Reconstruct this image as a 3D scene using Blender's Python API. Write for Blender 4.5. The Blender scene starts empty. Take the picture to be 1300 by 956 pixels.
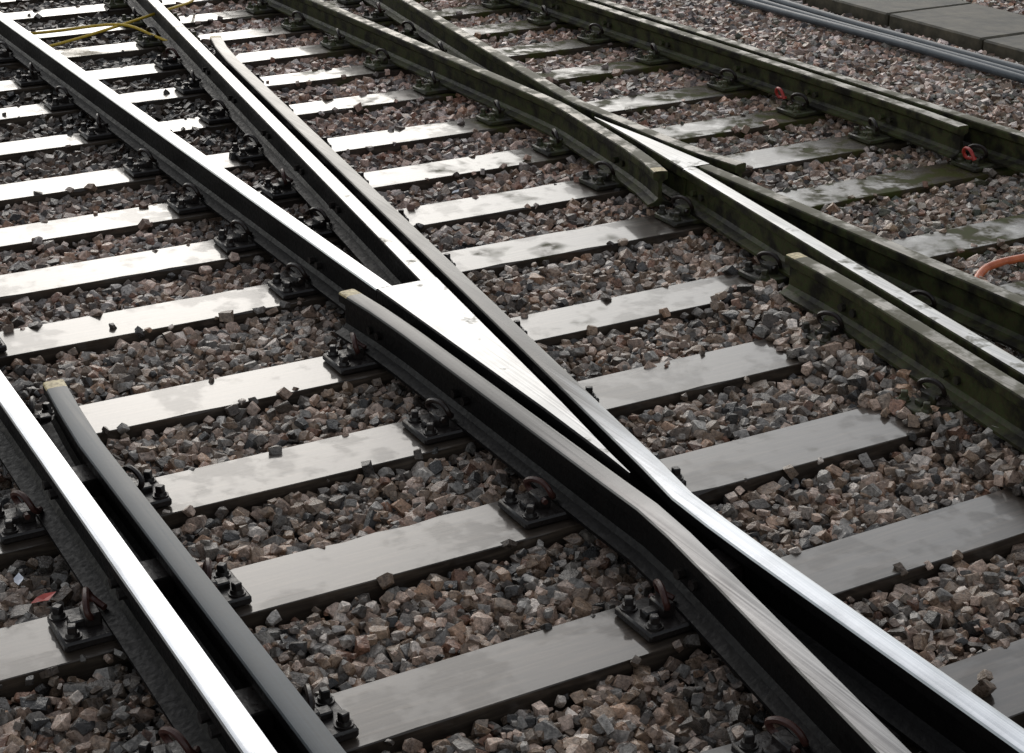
import bpy, bmesh, math, random
import numpy as np
from mathutils import Vector, Matrix
random.seed(7); rng=np.random.default_rng(11)
TH=math.radians(29.28); CT,ST=math.cos(TH),math.sin(TH)
def W(s,t,z=0.0): return Vector((-ST*s+CT*t, CT*s+ST*t, z))
scene=bpy.context.scene
scene.view_settings.view_transform='Standard'; scene.view_settings.look='None'; scene.view_settings.exposure=0
# ------------------------------------------------------------ materials
class NT:
    def __init__(s,name):
        s.m=bpy.data.materials.new(name); s.m.use_nodes=True; s.t=s.m.node_tree; s.n=s.t.nodes
        s.b=s.n['Principled BSDF']
    def add(s,typ,**k):
        n=s.n.new(typ)
        for a,v in k.items(): setattr(n,a,v)
        return n
    def link(s,a,b): s.t.links.new(a,b)
    def coords(s,kind='Object',scale=(1,1,1)):
        c=s.add('ShaderNodeTexCoord'); m=s.add('ShaderNodeMapping'); m.inputs['Scale'].default_value=scale
        s.link(c.outputs[kind],m.inputs['Vector']); return m.outputs['Vector']
    def noise(s,vec,scale,detail=2,rough=.55,dist=0):
        n=s.add('ShaderNodeTexNoise'); n.inputs['Scale'].default_value=scale; n.inputs['Detail'].default_value=detail
        n.inputs['Roughness'].default_value=rough; n.inputs['Distortion'].default_value=dist
        s.link(vec,n.inputs['Vector']); return n.outputs['Fac']
    def ramp(s,fac,stops):
        r=s.add('ShaderNodeValToRGB'); e=r.color_ramp.elements
        while len(e)<len(stops): e.new(0.5)
        for i,(p,c) in enumerate(stops):
            e[i].position=p; e[i].color=(c,c,c,1) if isinstance(c,(int,float)) else (*c,1)
        s.link(fac,r.inputs['Fac']); return r.outputs['Color']
    def mix(s,fac,a,b,blend='MIX'):
        m=s.add('ShaderNodeMix',data_type='RGBA',blend_type=blend)
        for key,v in ((0,fac),(6,a),(7,b)):
            if hasattr(v,'links'): s.link(v,m.inputs[key])
            elif isinstance(v,(int,float)): m.inputs[key].default_value=v if key==0 else (v,v,v,1)
            else: m.inputs[key].default_value=(*v,1)
        return m.outputs[2]
    def math(s,op,a,b=0.0):
        m=s.add('ShaderNodeMath',operation=op)
        for i,v in enumerate((a,b)):
            if hasattr(v,'links'): s.link(v,m.inputs[i])
            else: m.inputs[i].default_value=v
        return m.outputs[0]
    def bump(s,h,strength=.3,dist=.01,prev=None):
        b=s.add('ShaderNodeBump'); b.inputs['Distance'].default_value=dist
        if hasattr(strength,'links'): s.link(strength,b.inputs['Strength'])
        else: b.inputs['Strength'].default_value=strength
        s.link(h,b.inputs['Height'])
        if prev: s.link(prev,b.inputs['Normal'])
        return b.outputs['Normal']
    def set(s,**k):
        for a,v in k.items():
            i=s.b.inputs[a.replace('_',' ')]
            if hasattr(v,'links'): s.link(v,i)
            elif isinstance(v,tuple) and len(v)==3: i.default_value=(*v,1)
            else: i.default_value=v
        return s.m

def mat_timber():
    m=NT('wet_timber'); g=m.coords('Object',(1.0,16,16)); o=m.coords('Object')
    geo=m.add('ShaderNodeNewGeometry'); pos=geo.outputs['Position']
    grain=m.noise(g,3.0,5,.65,.5)
    big=m.noise(pos,2.2,3,.6,.5); mid=m.noise(pos,10,3,.6)
    col=m.ramp(grain,[(.28,(.016,.012,.010)),(.5,(.046,.035,.027)),(.75,(.105,.080,.060))])
    sx=m.add('ShaderNodeSeparateXYZ'); m.link(o,sx.inputs[0])
    # moss and algae build up towards the unused side of the layout
    mo=m.ramp(m.math('ADD',m.math('MULTIPLY',sx.outputs[0],.28),m.math('MULTIPLY',m.math('SUBTRACT',big,.5),2.6)),[(.30,0.0),(.60,1.0)])
    mo=m.math('MULTIPLY',mo,m.ramp(mid,[(.40,.25),(.54,1.0)]))
    col=m.mix(mo,col,m.mix(m.ramp(mid,[(.45,0.0),(.65,1.0)]),(.060,.048,.020),(.055,.062,.018)))
    wet=m.ramp(m.math('ADD',m.math('MULTIPLY',big,.6),m.math('MULTIPLY',mid,.4)),[(.44,0.0),(.49,1.0)])
    dry=m.math('SUBTRACT',1.0,wet)
    crough=m.math('ADD',m.math('ADD',m.math('MULTIPLY',dry,.14),.06),m.math('MULTIPLY',mo,.30))
    n2=m.bump(grain,m.math('ADD',m.math('MULTIPLY',dry,.09),.008),.003)
    cw=m.math('SUBTRACT',1.0,m.math('ADD',m.math('MULTIPLY',mo,.85),m.math('MULTIPLY',dry,.25))); 
    cw=m.math('MAXIMUM',cw,0.0)
    return m.set(Base_Color=col,Roughness=m.math('ADD',.35,m.math('MULTIPLY',mo,.5)),IOR=1.3,Specular_IOR_Level=m.math('SUBTRACT',.5,m.math('MULTIPLY',mo,.4)),Coat_Weight=cw,Coat_Roughness=crough,Coat_IOR=1.44,Coat_Normal=n2,Normal=n2)
def mat_stone():
    m=NT('ballast_stone'); a=m.add('ShaderNodeAttribute',attribute_name='scol')
    p=m.coords('Object'); n1=m.noise(p,75,3,.75)
    c=m.mix(1.0,a.outputs['Color'],m.ramp(n1,[(.3,.42),(.55,1.05),(.72,1.75)]),'MULTIPLY')
    n=m.bump(n1,.6,.007)
    return m.set(Base_Color=c,Roughness=m.ramp(n1,[(.3,.18),(.7,.44)]),Normal=n,IOR=1.47)
def body(name,lo,hi,moss=0,ior=1.3,rr=(.35,.6),sp=.3):
    m=NT(name); p=m.coords('Object'); g=m.noise(p,9,3,.6); f=m.noise(p,60,2,.6)
    c=m.mix(g,lo,hi)
    if moss:
        k=m.ramp(g,[(.54-.16*moss,0.0),(.70-.14*moss,1.0)]); c=m.mix(m.math('MULTIPLY',k,.85),c,m.mix(m.ramp(f,[(.4,0.0),(.6,1.0)]),(.060,.052,.024),(.055,.068,.024)))
    return m.set(Base_Color=c,Roughness=m.ramp(f,[(.3,rr[0]),(.7,rr[1])]),Normal=m.bump(f,.35,.004),IOR=ior,Specular_IOR_Level=sp)
def polished(name,lo,hi,r0,r1,moss=0.0,metal=.95,fade=None):
    m=NT(name); p=m.coords('Object')
    v=m.add('ShaderNodeMapping'); v.inputs['Rotation'].default_value=(0,0,-TH); m.link(p,v.inputs['Vector'])
    v2=m.add('ShaderNodeMapping'); v2.inputs['Scale'].default_value=(45,.35,1); m.link(v.outputs[0],v2.inputs['Vector'])
    streak=m.noise(v2.outputs[0],3,3,.6); f=m.noise(p,70,2,.6); bl=m.noise(p,3.5,3,.6)
    c=m.mix(m.ramp(streak,[(.3,0.0),(.7,1.0)]),lo,hi)
    c=m.mix(m.ramp(bl,[(.40,.45),(.58,0.0)]),c,m.mix(1.0,c,(.55,.54,.53),'MULTIPLY'))
    met=metal; r=m.math('ADD',m.ramp(streak,[(.3,r0),(.7,(r0+r1)/2)]),m.math('MULTIPLY',bl,(r1-r0)*.8))
    if moss:
        g=m.noise(p,7,4,.65)
        k=m.ramp(g,[(.60-.2*moss,0.0),(.72-.2*moss,1.0)]); c=m.mix(k,c,(.10,.09,.05)); met=m.math('MULTIPLY',m.math('SUBTRACT',1.0,k),metal)
        r=m.math('ADD',r,m.math('MULTIPLY',k,.25))
    if fade:  # wheels only run on one end of a wing rail
        sx=m.add('ShaderNodeSeparateXYZ'); m.link(p,sx.inputs[0])
        s_=m.math('ADD',m.math('MULTIPLY',sx.outputs[0],-ST),m.math('MULTIPLY',sx.outputs[1],CT))
        s_=m.math('ADD',s_,m.math('MULTIPLY',m.math('SUBTRACT',streak,.5),.9))
        mr=m.add('ShaderNodeMapRange'); mr.inputs[1].default_value=fade[0]; mr.inputs[2].default_value=fade[1]; m.link(s_,mr.inputs[0]); k=mr.outputs[0]
        c=m.mix(k,c,(.014,.014,.015)); met=m.math('MULTIPLY',m.math('SUBTRACT',1.0,m.math('MULTIPLY',k,.7)),metal)
    return m.set(Base_Color=c,Roughness=r,Metallic=met,Normal=m.bump(f,.07,.003))
M={}
M['timber']=mat_timber(); M['stone']=mat_stone()
M['body']=body('rail_body_dark',(.0025,.0025,.003),(.009,.0075,.007))
M['bodymoss']=body('rail_body_mossy',(.008,.0075,.006),(.030,.026,.018),.9)
M['top']=polished('rail_head_polished',(.42,.44,.47),(.74,.76,.79),.16,.34)
M['topwing']=polished('rail_head_wing',(.40,.42,.45),(.68,.70,.73),.18,.36,0,.95,(3.6,4.5))
M['topwinggrey']=polished('rail_head_wing_grey',(.15,.145,.145),(.38,.37,.365),.22,.40,0,.9,(3.6,4.3))
M['topdull']=polished('rail_head_dull',(.022,.030,.037),(.055,.068,.080),.35,.5,0,.3)
M['topmoss']=polished('rail_head_mossy',(.14,.13,.11),(.36,.34,.31),.3,.45,.9,.7)
M['topgrey']=polished('rail_head_grey',(.25,.255,.26),(.50,.50,.50),.2,.38,.08)
M['iron']=body('cast_iron_dark',(.005,.0045,.0045),(.026,.020,.018),0,1.45,(.25,.5),.5)
M['ironmoss']=body('cast_iron_mossy',(.010,.009,.007),(.04,.034,.025),.7,1.45,(.3,.6),.5)
M['clipdark']=body('clip_dark',(.006,.005,.005),(.03,.018,.014),0,1.45,(.25,.5),.5)
M['clip']=body('clip_rust',(.020,.009,.007),(.075,.026,.020),0,1.45,(.3,.6),.5)
m=NT('tip_paint'); M['paint']=m.set(Base_Color=m.mix(m.ramp(m.noise(m.coords('Object'),60),[(.3,0.0),(.6,1.0)]),(.26,.18,.07),(.66,.54,.28)),Roughness=.5)
def simple(name,a,b,scale,rough,bs=.3,bd=.005):
    m=NT(name); n=m.noise(m.coords('Object'),scale,6,.65)
    return m.set(Base_Color=m.mix(m.ramp(n,[(.3,0.0),(.7,1.0)]),a,b),Roughness=rough,Normal=m.bump(n,bs,bd))
M['conc']=simple('wet_concrete',(.020,.018,.010),(.125,.105,.07),7,.6,.5,.01)
M['pipe']=simple('grey_plastic',(.05,.06,.07),(.11,.125,.14),8,.35,.05)
M['yellow']=simple('yellow_cable',(.50,.33,.02),(.70,.48,.05),20,.5,.05)
M['orange']=simple('orange_plastic',(.45,.09,.03),(.7,.2,.08),20,.3,.05)
M['red']=simple('red_paint',(.30,.02,.015),(.45,.04,.03),30,.35,.1)
M['leaf']=simple('leaf_red',(.34,.025,.015),(.5,.05,.03),30,.35,.1)
M['leafb']=simple('leaf_brown',(.16,.07,.02),(.3,.15,.04),30,.35,.1)
M['paper']=simple('paper_white',(.45,.48,.55),(.7,.72,.78),30,.5,.1)
def mat_ground():
    m=NT('gravel_bed'); p=m.coords('Object')
    v=m.add('ShaderNodeTexVoronoi'); v.inputs['Scale'].default_value=20; m.link(p,v.inputs['Vector'])
    hsv=m.add('ShaderNodeSeparateColor'); m.link(v.outputs['Color'],hsv.inputs[0])
    c=m.ramp(hsv.outputs[0],[(0,(.03,.022,.019)),(.5,(.10,.07,.06)),(1,(.2,.15,.12))])
    e=m.ramp(v.outputs['Distance'],[(.1,1.0),(.6,.15)])
    return m.set(Base_Color=m.mix(1.0,c,e,'MULTIPLY'),Roughness=.5,Normal=m.bump(e,1.0,.03))
M['ground']=mat_ground()
# ------------------------------------------------------------ mesh helper
class MB:
    def __init__(s): s.v=[]; s.f=[]; s.mi=[]
    def addm(s,vs,fs,mi):
        o=len(s.v); s.v+= [tuple(x) for x in vs]
        for i,f in enumerate(fs): s.f.append([o+j for j in f]); s.mi.append(mi if isinstance(mi,int) else mi[i])
    def box(s,c,h,mi,bev=.004,rot=0):
        bm=bmesh.new(); bmesh.ops.create_cube(bm,size=2)
        for v in bm.verts: v.co=Vector((v.co.x*h[0],v.co.y*h[1],v.co.z*h[2]))
        if bev: bmesh.ops.bevel(bm,geom=bm.edges[:],offset=bev,segments=1,affect='EDGES')
        R=Matrix.Rotation(rot,3,'Z'); s.addbm(bm,mi,lambda p:R@p+Vector(c)); bm.free()
    def addbm(s,bm,mi,fn):
        bm.verts.index_update(); s.addm([fn(v.co) for v in bm.verts],[[v.index for v in f.verts] for f in bm.faces],mi)
    def cyl(s,c,r,h,mi,n=10,r2=None,rot=0,axis='Z'):
        r2=r if r2 is None else r2; vs=[];fs=[]
        for k,(rr,z) in enumerate(((r,0),(r2,h))):
            for i in range(n):
                a=rot+2*math.pi*i/n; p=(rr*math.cos(a),rr*math.sin(a),z)
                if axis=='X': p=(p[2],p[0],p[1])
                vs.append(Vector(p)+Vector(c))
        for i in range(n): fs.append([i,(i+1)%n,n+(i+1)%n,n+i])
        fs.append(list(range(n,2*n))); fs.append(list(range(n))[::-1]); s.addm(vs,fs,mi)
    def tube(s,pts,r,mi,n=8,sub=4):
        P=[Vector(p) for p in pts]; Q=[]
        for i in range(len(P)-1):
            p0=P[max(i-1,0)];p1=P[i];p2=P[i+1];p3=P[min(i+2,len(P)-1)]
            for k in range(sub):
                u=k/sub; Q.append(.5*((2*p1)+(p2-p0)*u+(2*p0-5*p1+4*p2-p3)*u*u+(3*p1-p0-3*p2+p3)*u**3))
        Q.append(P[-1]); vs=[];fs=[]
        up=Vector((.13,.21,.97)).normalized(); prevx=None
        for i,q in enumerate(Q):
            d=(Q[min(i+1,len(Q)-1)]-Q[max(i-1,0)]).normalized()
            x=(up.cross(d) if prevx is None else prevx-d*prevx.dot(d)).normalized(); prevx=x; y=d.cross(x)
            for k in range(n):
                a=2*math.pi*k/n; vs.append(q+r*(math.cos(a)*x+math.sin(a)*y))
        for i in range(len(Q)-1):
            for k in range(n): fs.append([i*n+k,i*n+(k+1)%n,(i+1)*n+(k+1)%n,(i+1)*n+k])
        fs.append(list(range(n))[::-1]); fs.append([(len(Q)-1)*n+k for k in range(n)]); s.addm(vs,fs,mi)
    def obj(s,name,mats,smooth=35,parent=None,loc=None,rotz=0):
        me=bpy.data.meshes.new(name); me.from_pydata(s.v,[],s.f); me.polygons.foreach_set('material_index',s.mi)
        for m in mats: me.materials.append(m)
        bm=bmesh.new(); bm.from_mesh(me); bmesh.ops.recalc_face_normals(bm,faces=bm.faces[:]); bm.to_mesh(me); bm.free()
        if smooth: me.shade_smooth(); me.set_sharp_from_angle(angle=math.radians(smooth))
        else: me.shade_flat()
        o=bpy.data.objects.new(name,me); scene.collection.objects.link(o)
        if loc is not None: o.location=loc
        o.rotation_euler.z=rotz
        if parent: o.parent=parent
        return o
# ------------------------------------------------------------ track geometry
TA=2.556; SX=4.243
Bt=lambda s:TA+.145*(s-SX)
Ct=lambda s:4.10+.15*(s-3.82)
TP=4.56
Z0=.03
half=[(.009,.04),(.009,.112),(.016,.122),(.034,.130),(.0355,.150),(.0352,.161),(.0320,.1668),(.024,.1692)]
def profile(fw):
    R=[(fw,0),(fw,.011),(.022,.024)]+half
    pts=R+[(0,.170)]+[(-x,z) for x,z in R[::-1]]
    return pts,len(R)
def rail(name,path,top,bodym,fw=.07,dz=0,tip=None,wide=0):
    P=[W(s,t) for s,t in path]
    if tip:
        e=(P[0]-P[1]).normalized() if tip=='start' else (P[-1]-P[-2]).normalized()
        if tip=='start': P.insert(1,P[0]-e*.06)
        else: P.insert(len(P)-1,P[-1]-e*.06)
    prof,nr=profile(fw); tops=set(range(nr-2-wide,nr+2+wide)); mb=MB(); n=len(prof); vs=[];fs=[];mi=[]
    for i,p in enumerate(P):
        a=(P[i]-P[i-1]).normalized() if i>0 else None; b=(P[i+1]-P[i]).normalized() if i<len(P)-1 else None
        d=((a or b)+(b or a)).normalized(); nn=Vector((d.y,-d.x,0))
        for x,z in prof: vs.append(p+nn*x+Vector((0,0,Z0+dz+z)))
    for i in range(len(P)-1):
        tp=tip and ((tip=='start' and i==0) or (tip!='start' and i==len(P)-2))
        for k in range(n):
            fs.append([i*n+k,i*n+(k+1)%n,(i+1)*n+(k+1)%n,(i+1)*n+k])
            mi.append((2 if tp else 0) if k in tops else 1)
    fs.append(list(range(n))); mi.append(1); fs.append([(len(P)-1)*n+k for k in range(n)]); mi.append(1)
    mb.addm(vs,fs,mi); return mb.obj(name,[top,bodym,M['paint']],24)
L0=1.06; LC=1.19; DR=6.25; DC=6.12
rail('running_rail',[(-4,L0),(10,L0),(45,L0)],M['top'],M['body'],wide=1)
rail('check_rail',[(-4,LC),(4.75,LC),(5.0,LC+.012),(5.266,LC+.030)],M['topdull'],M['body'],.055,.004,'end',1)
rail('running_rail',[(5.545,TA),(20,TA),(45,TA)],M['top'],M['body'],.066,wide=1)
rail('running_rail',[(5.545,Bt(5.545)),(20,Bt(20)),(45,Bt(45))],M['topgrey'],M['body'],.064,-.002)
rail('wing_rail',[(-4,TA),(3.2,TA),(3.40,TA+.003),(3.58,Bt(3.58)+.107),(3.8,Bt(3.8)+.112),(5.0,Bt(5.0)+.112),(9.45,Bt(9.45)+.112),(9.8,Bt(9.8)+.125),(10.1,Bt(10.1)+.155)],M['topwing'],M['body'],.055,0,'end',1)
rail('wing_rail',[(-4,Bt(-4)),(3.2,Bt(3.2)),(3.40,Bt(3.40)-.002),(3.58,TA-.109),(3.8,TA-.111),(4.25,TA-.111),(5.1,TA-.111),(5.35,TA-.118),(5.59,TA-.135)],M['topwinggrey'],M['body'],.057,-.003,'end',1)
HS=6.3
rail('running_rail',[(-4,Ct(-4)),(HS-.005,Ct(HS-.005))],M['topgrey'],M['bodymoss'],.066)
rail('running_rail',[(-4,TP),(HS-.005,TP)],M['topmoss'],M['bodymoss'],.064,-.002)
rail('wing_rail',[(6.31,Ct(6.31)-.15),(6.5,Ct(6.5)-.125),(6.75,Ct(6.75)-.112),(7.5,Ct(7.5)-.112),(7.64,TP-.006),(7.85,TP),(45,TP)],M['topmoss'],M['bodymoss'],.057,0,'start')
rail('wing_rail',[(6.237,TP+.165),(6.5,TP+.125),(6.75,TP+.112),(7.48,TP+.112),(7.62,Ct(7.62)+.002),(7.85,Ct(7.85)),(45,Ct(45))],M['topmoss'],M['bodymoss'],.055,-.003)
rail('check_rail',[(-4,Ct(-4)-.125),(4.6,Ct(4.6)-.125),(4.85,Ct(4.85)-.135),(5.09,Ct(5.09)-.155)],M['topmoss'],M['bodymoss'],.055,.004,'end')
rail('running_rail',[(-4,DR),(45,DR)],M['topmoss'],M['bodymoss'],.066)
rail('check_rail',[(6.22,DC-.03),(6.5,DC-.01),(6.8,DC),(17,DC),(17.4,DC-.03)],M['topmoss'],M['bodymoss'],.05,.004)
def vee(name,left,right,s_tip,s_heel,top,bodym):
    k=14; mb=MB(); rings=[]
    for i in range(k+1):
        s=s_tip+(s_heel-s_tip)*i/k; l=left(s); r=right(s); c=(l+r)/2; h=(r-l)/2
        d=min(1,abs(s-s_tip)/.5); zt=.1995-.010*(1-d); b=min(.005,h*.4)
        ring=[(c-h+b,zt),(c-h,zt-.005),(c-h,zt-.045),(c-h*.75,zt-.06),(c-h*.75,.06),(c-h-.02,.04),(c-h-.02,.031)]
        ring=ring+[(2*c-x,z) for x,z in ring[::-1]]
        rings.append([W(s,t,z) for t,z in ring])
    n=len(rings[0]); vs=[p for r in rings for p in r]; fs=[];mi=[]
    for i in range(k):
        for j in range(n):
            fs.append([i*n+j,i*n+(j+1)%n,(i+1)*n+(j+1)%n,(i+1)*n+j]); mi.append(0 if j==n-1 else 1)
    fs.append(list(range(n)));mi.append(1);fs.append([k*n+j for j in range(n)]);mi.append(1)
    mb.addm(vs,fs,mi); mb.obj(name,[top,bodym],40)
vee('crossing_vee',lambda s:TA-.035,lambda s:Bt(s)+.0354,3.79,5.54,M['topgrey'],M['body'])
vee('crossing_vee',lambda s:Ct(s)-.0354,lambda s:TP+.035,7.32,HS,M['topgrey'],M['bodymoss'])
def rails_at(s):
    r=[L0]
    if s<5.27: r.append(LC)
    r+=[TA,Bt(s)]
    if 3.5<=s<10.1: r.append(Bt(s)+.112)
    if 3.5<=s<5.59: r.append(TA-.111)
    r+=[Ct(s),TP]
    if s<5.1: r.append(Ct(s)-.125)
    if 6.3<s<7.6: r+=[Ct(s)-.112,TP+.112]
    r.append(DR)
    if s>6.2: r.append(DC)
    return sorted(r)
# ------------------------------------------------------------ sleepers + fastenings
far=[.68,1.38,2.08,2.77,3.447,4.139,4.810,5.484,6.301,6.941,7.570,8.243,9.032,9.734,10.399]
while far[-1]<24: far.append(far[-1]+.68)
SW=.128; TS0,TS1=.28,6.62
SC=[f-SW for f in far]
def hardware(mb,c,side,kind):
    f=lambda x,y,z:(c+side*x,y,z)
    cm=1 if kind else 2
    mb.box(f(.098,0,.046),(.022,.034,.020),0,.005)
    mb.box(f(.125,.0,.037),(.035,.018,.011),0,.004)
    flip=random.choice((1,1,-1)); k=random.uniform(.92,1.05)
    path=[(.104,-.048,.056),(.104,.02,.056),(.110,.046,.066),(.118,.048,.088),(.112,.022,.106),(.102,-.012,.110),(.094,-.038,.100),(.084,-.046,.078),(.070,-.034,.060),(.056,-.008,.052)]
    mb.tube([f(x,y*flip*k,z) for x,y,z in path],.0095,cm,7,3)
    for yy in (-.058,.058):
        x=.160+.012*random.random()
        mb.cyl(f(x,yy,.028),.025,.006,0,12); mb.cyl(f(x,yy,.034),.020,.010,0,12,.017)
        mb.box(f(x,yy,.053),(.012,.012,.012),0,.003,random.random()*1.5)
for i,sc in enumerate(SC):
    mb=MB(); L=(TS1-TS0)+random.uniform(-.12,.12); nseg=60; w=SW+random.uniform(-.006,.004)
    rings=[]
    for k in range(nseg+1):
        x=-L/2+L*k/nseg; j=lambda a:random.uniform(-a,a); chip=lambda:(random.random()<.08)*random.uniform(0,.012)
        c1=.0025+chip(); c2=.0025+chip()
        rings.append([(x,-w+j(.0015),-.16),(x,-w+j(.0015),-c1),(x,-w+c1,0),(x,w-c2,0),(x,w+j(.0015),-c2),(x,w+j(.0015),-.16)])
    n=6; vs=[p for r in rings for p in r]
    fs=[[a*n+q,a*n+(q+1)%n,(a+1)*n+(q+1)%n,(a+1)*n+q] for a in range(nseg) for q in range(n)]+[list(range(n)),[nseg*n+q for q in range(n)]]
    mb.addm(vs,fs,0)
    tc=(TS0+TS1)/2; yaw=random.uniform(-.004,.004)
    sl=mb.obj('railway_sleeper',[M['timber']],0,None,W(sc,tc,random.uniform(-.004,.002)),TH+yaw)
    sl.rotation_euler.y=random.uniform(-.0008,.0008); sl.rotation_euler.x=random.uniform(-.014,.014)
    if sc>15: continue
    rs=rails_at(sc); cl=[[rs[0]]]
    for r in rs[1:]:
        if r-cl[-1][-1]<.33: cl[-1].append(r)
        else: cl.append([r])
    for ci,c in enumerate(cl):
        mossy=c[0]>3.5; h=MB(); a=c[0]-tc; b=c[-1]-tc
        h.box(((a+b)/2,0,.0155),((b-a)/2+.195,.090,.0135),0,.006)
        h.box(((a+b)/2,0,.0285),((b-a)/2+.085,.078,.0015),0,0)
        red=c[0]<3.5 and sc<4.5
        hardware(h,a,-1,red or random.random()<.2); hardware(h,b,1,random.random()<.2)
        for q in range(len(c)-1):
            if .09<c[q+1]-c[q]<.16:
                m_=(c[q]+c[q+1])/2-tc
                h.box((m_,0,.105),((c[q+1]-c[q])/2-.008,.06,.03),0,.004)
                for yy in(-.035,.035): h.cyl((a-.03,yy,.105),.016,.022,0,6,axis='X')
            elif c[q+1]-c[q]>=.16:
                h.box(((c[q]+c[q+1])/2-tc,0,.05),(.02,.03,.022),0,.004)
        h.obj('baseplate_%d'%(ci+1),[M['ironmoss' if mossy else 'iron'],M['clip'],M['clipdark']],40,sl)
# ------------------------------------------------------------ ballast
def hull(cuts,seed):
    """angular crushed stone: a skewed block with knocked-off corners"""
    r=random.Random(seed); bm=bmesh.new(); ax=(1.0,r.uniform(.68,.95),r.uniform(.5,.82))
    for sx in(-1,1):
        for sy in(-1,1):
            for sz in(-1,1):
                c=Vector((sx*r.uniform(.55,.95),sy*r.uniform(.5,.95),sz*r.uniform(.5,.95)))
                if r.random()<cuts:
                    for a in range(3):
                        d=c.copy(); d[a]*=r.uniform(.35,.75); bm.verts.new([d[k]*ax[k] for k in range(3)])
                else: bm.verts.new([c[k]*ax[k] for k in range(3)])
    res=bmesh.ops.convex_hull(bm,input=bm.verts[:])
    for v in [v for v in bm.verts if not v.link_faces]: bm.verts.remove(v)
    bmesh.ops.triangulate(bm,faces=bm.faces[:]); bm.verts.index_update()
    V=np.array([v.co[:] for v in bm.verts]); F=np.array([[v.index for v in f.verts] for f in bm.faces]); bm.free(); return V,F
hiV=[hull(.75,i) for i in range(32)]; loV=[hull(.15,100+i) for i in range(16)]
def grid(y0,y1,sp):
    xs=np.arange(-6,7,sp); ys=np.arange(y0,y1,sp*.87); X,Y=np.meshgrid(xs,ys); X=X+(np.arange(len(ys))%2)[:,None]*sp/2
    X=X.ravel()+rng.uniform(-.42,.42,X.size)*sp; Y=Y.ravel()+rng.uniform(-.42,.42,Y.size)*sp
    k=(np.abs(X)<1.9+.29*(Y-3)); return X[k],Y[k]
def st(X,Y): return -ST*X+CT*Y, CT*X+ST*Y
def vnoise(X,Y,f,seed):
    r=np.random.default_rng(seed); a=0
    for k in range(5):
        th=r.uniform(0,6.28); a=a+np.sin((X*np.cos(th)+Y*np.sin(th))*f*r.uniform(.6,1.6)+r.uniform(0,6.28))
    return a/5
SCa=np.array(SC)
allV=[];allF=[];allC=[];off=0
pal=np.array([(.27,.185,.128),(.22,.162,.120),(.38,.265,.20),(.50,.37,.295),(.195,.168,.145),(.32,.29,.26),(.095,.074,.060),(.055,.050,.047),(.62,.53,.46),(.25,.135,.09),(.40,.25,.165)])
pw=np.array([.16,.14,.13,.10,.13,.11,.10,.07,.05,.04,.04]); pw/=pw.sum()
def layer(X,Y,zc,zj,rmean,keep_on=False,raised=False,low=False):
    global off
    s,t=st(X,Y)
    ds=np.abs(s[:,None]-SCa[None]).min(1); on=(ds<SW+.016)&(t>TS0)&(t<TS1)
    mound=np.clip(1-np.abs(t-(3.98+.05*(s-4)))/.28,0,1)*np.clip((5.35-s)/.4,0,1)
    onstone=rng.random(len(X))<(.002+.9*(mound>.25)*(mound)*.9)
    edge=(ds>SW-.02)&(rng.random(len(X))<.07)
    if raised: keep=(mound>.1)&(rng.random(len(X))<.85)
    else: keep=~on|(on&edge)|(on&onstone&keep_on)
    keep&=~((t>8.1)&(t<9.02))
    X,Y,s,t,on,ds,mound=[q[keep] for q in (X,Y,s,t,on,ds,mound)]
    n=len(X); R=np.clip(rng.lognormal(math.log(rmean),.27,n),rmean*.45,rmean*1.6)
    R=np.where(on&(mound<=.1),R*.75,R)
    Z=zc+.009*vnoise(X,Y,4,3)+.006*vnoise(X,Y,11,4)+rng.uniform(-zj,zj,n)+mound*.04
    Z=np.where(on,R*.45+.0,Z)
    Z=np.where(on&(mound<=.1)&(ds>SW-.035),-.010+R*.3,Z)
    if raised: Z=.006+mound*.012+rng.uniform(-.012,.012,n)
    q=rng.normal(size=(n,4)); q/=np.linalg.norm(q,axis=1)[:,None]
    w,x,y,z=q.T
    Rm=np.stack([1-2*(y*y+z*z),2*(x*y-z*w),2*(x*z+y*w),2*(x*y+z*w),1-2*(x*x+z*z),2*(y*z-x*w),2*(x*z-y*w),2*(y*z+x*w),1-2*(x*x+y*y)],1).reshape(n,3,3)
    C=pal[rng.choice(len(pal),n,p=pw)]*rng.uniform(.6,1.35,n)[:,None]
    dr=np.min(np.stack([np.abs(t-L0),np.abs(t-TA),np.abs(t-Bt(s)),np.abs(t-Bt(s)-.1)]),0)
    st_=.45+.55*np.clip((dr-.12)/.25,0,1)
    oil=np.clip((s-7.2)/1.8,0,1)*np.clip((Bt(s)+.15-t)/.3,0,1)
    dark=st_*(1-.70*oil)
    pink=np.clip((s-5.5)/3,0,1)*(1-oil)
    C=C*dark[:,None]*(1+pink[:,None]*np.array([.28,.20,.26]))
    green=(np.clip((t-4.2)/1.0,0,1)*(rng.random(n)<.22))[:,None]
    C=C*(1-green*.3)+green*np.array([.02,.03,.01])
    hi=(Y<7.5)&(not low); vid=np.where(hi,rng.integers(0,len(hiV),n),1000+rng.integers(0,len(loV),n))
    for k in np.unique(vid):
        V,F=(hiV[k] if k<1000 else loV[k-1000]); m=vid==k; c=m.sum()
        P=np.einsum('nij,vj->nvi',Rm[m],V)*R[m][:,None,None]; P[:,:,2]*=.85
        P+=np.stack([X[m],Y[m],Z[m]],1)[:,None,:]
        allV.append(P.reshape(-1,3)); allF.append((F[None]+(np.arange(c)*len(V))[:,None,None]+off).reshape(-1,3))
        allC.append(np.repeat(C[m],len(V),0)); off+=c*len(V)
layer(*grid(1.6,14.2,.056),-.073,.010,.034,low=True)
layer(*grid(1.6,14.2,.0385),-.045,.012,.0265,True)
layer(*grid(1.6,10,.085),-.022,.008,.020,True)
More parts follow.
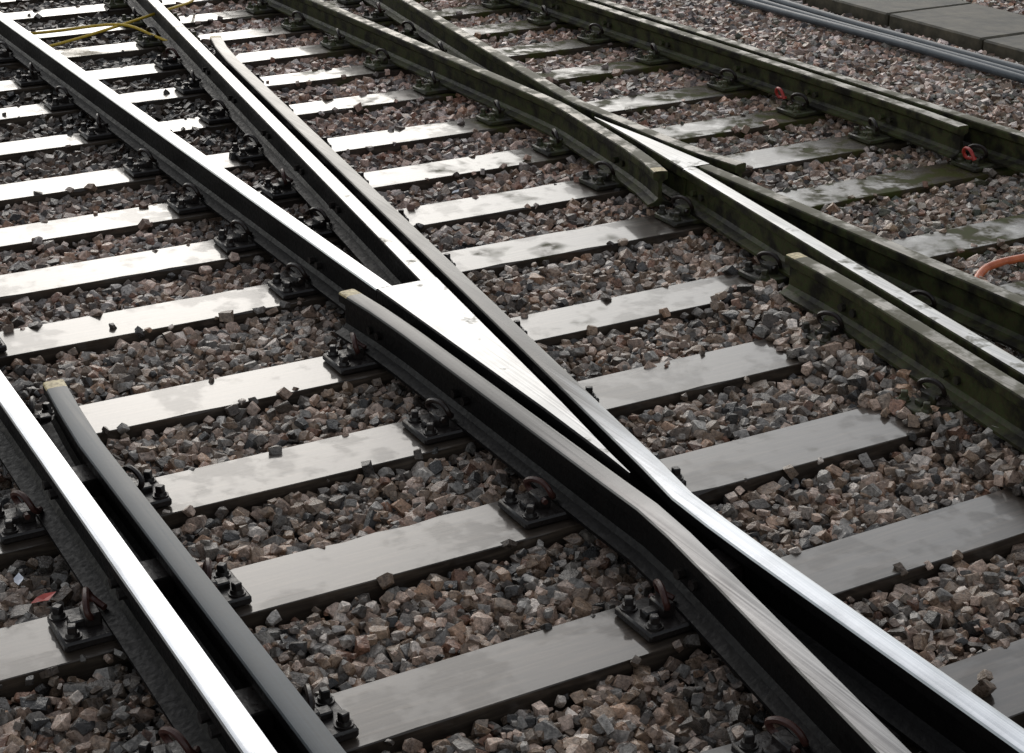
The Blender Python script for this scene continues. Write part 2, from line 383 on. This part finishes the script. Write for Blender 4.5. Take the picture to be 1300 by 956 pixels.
layer(*grid(1.6,8,.05),-.036,.010,.010,False)
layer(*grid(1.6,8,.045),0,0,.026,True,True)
V=np.concatenate(allV).astype(np.float32); F=np.concatenate(allF).astype(np.int32); C=np.concatenate(allC)
me=bpy.data.meshes.new('ballast_gravel'); me.vertices.add(len(V)); me.vertices.foreach_set('co',V.ravel())
me.loops.add(F.size); me.loops.foreach_set('vertex_index',F.ravel()); me.polygons.add(len(F)); me.polygons.foreach_set('loop_start',np.arange(0,F.size,3,dtype=np.int32))
me.update(calc_edges=True); me.shade_flat()
ca=me.color_attributes.new('scol','FLOAT_COLOR','POINT'); ca.data.foreach_set('color',np.concatenate([C,np.ones((len(C),1))],1).astype(np.float32).ravel())
me.materials.append(M['stone']); ob=bpy.data.objects.new('ballast_gravel',me); scene.collection.objects.link(ob)
mb=MB(); mb.addm([(-400,-400,-.085),(400,-400,-.085),(400,400,-.085),(-400,400,-.085)],[[0,1,2,3]],0); mb.obj('ground',[M['ground']],0)
# ------------------------------------------------------------ trough, pipes, cables, litter
root=bpy.data.objects.new('cable_trough',None); scene.collection.objects.link(root)
s=-1.0; k=0
while s<24:
    mb=MB(); p=W(s+.46,8.56,-.01+random.uniform(-.006,.006)); mb.box((0,0,0),(.455,.40,.055),0,.012)
    mb.obj('lid_%d'%k,[M['conc']],30,root,p,TH+math.pi/2+random.uniform(-.006,.006)); s+=.925; k+=1
for tt,r,ph in ((7.68,.026,0),(7.75,.024,1.3),(7.83,.028,2.1)):
    mb=MB(); mb.tube([W(s_,tt+.025*math.sin(s_*.5+ph),.0+r*.6+.006*math.sin(s_*1.7+ph)) for s_ in np.arange(-2,26,.8)],r,0,10,3); mb.obj('grey_cable_duct',[M['pipe']],60)
mb=MB(); mb.tube([(-3.05,11.0,.02),(-2.85,11.15,.05),(-2.62,11.37,.09),(-2.35,11.8,.12),(-2.30,12.3,.07),(-2.35,12.7,.03)],.010,0,7,5)
mb.tube([(-3.6,11.3,.02),(-3.1,11.36,.05),(-2.62,11.37,.10),(-2.35,11.2,.06),(-2.14,11.02,.02)],.010,0,7,5); mb.obj('yellow_cable',[M['yellow']],60)
mb=MB(); mb.tube([W(4.93,4.98,-.03),W(5.0,5.12,.0),W(4.99,5.35,.01),W(4.95,5.75,-.005),W(4.9,6.1,-.03)],.018,0,10,5); mb.obj('orange_hose',[M['orange']],60)
def clipring(s,t):
    mb=MB(); mb.tube([(0,-.05,0),(.0,-.02,.04),(.01,.025,.045),(.02,.05,.02),(.03,.035,-.01),(.03,-.025,.0)],.009,0,7,4)
    mb.obj('red_rail_clip',[M['red']],60,None,W(s,t,.075),TH)
clipring(7.55,5.96) ; clipring(6.10,6.02)
def leaf(p,mat,name,sz,rot):
    mb=MB(); pts=[(0,0,0),(.3,.22,.05),(.6,.25,.1),(1,0,.18),(.6,-.25,.06),(.3,-.2,.09)]
    vs=[(x*sz,y*sz,z*sz) for x,y,z in pts]; vs.append((.5*sz,0,.01*sz))
    mb.addm(vs,[[6,i,(i+1)%6] for i in range(6)],0); mb.obj(name,[mat],0,None,p,rot)
leaf(Vector((-1.33,4.12,-.004)),M['leaf'],'fallen_leaf',.075,.6)
leaf(Vector((-1.39,4.22,-.004)),M['paper'],'paper_scrap',.055,1.8)
leaf(Vector((-.29,7.95,-.01)),M['paper'],'paper_scrap',.05,.8)
for _ in range(14):
    leaf(W(random.uniform(3,9),random.uniform(1.3,5.8),.0),M['leafb'],'fallen_leaf',random.uniform(.03,.05),random.uniform(0,6))
# ------------------------------------------------------------ light
EL,AZ=math.radians(26),math.radians(-12)
w=bpy.data.worlds.new('World'); scene.world=w; w.use_nodes=True; nt=w.node_tree; bg=nt.nodes['Background']
sky=nt.nodes.new('ShaderNodeTexSky'); sky.sky_type='NISHITA'; sky.sun_disc=False; sky.sun_elevation=EL; sky.sun_rotation=AZ
sky.dust_density=1.6; sky.air_density=1.6; sky.ozone_density=2
hs=nt.nodes.new('ShaderNodeHueSaturation'); hs.inputs['Saturation'].default_value=.30
nt.links.new(sky.outputs[0],hs.inputs['Color']); nt.links.new(hs.outputs[0],bg.inputs['Color']); bg.inputs['Strength'].default_value=.14
sd=bpy.data.lights.new('sun','SUN'); sd.energy=.5; sd.angle=math.radians(70); sd.color=(1,.99,.975)
so=bpy.data.objects.new('sun',sd); scene.collection.objects.link(so)
D=Vector((math.sin(AZ)*math.cos(EL),math.cos(AZ)*math.cos(EL),math.sin(EL))); so.rotation_euler=D.to_track_quat('Z','Y').to_euler()
# ------------------------------------------------------------ camera
cd=bpy.data.cameras.new('camera'); cd.sensor_width=36; cd.lens=36*2180/1300; cd.shift_y=-45/1300; cd.clip_end=1000
co=bpy.data.objects.new('camera',cd); scene.collection.objects.link(co); co.location=(0,0,2.457)
co.rotation_euler=(math.radians(90-22.16),0,0); scene.camera=co
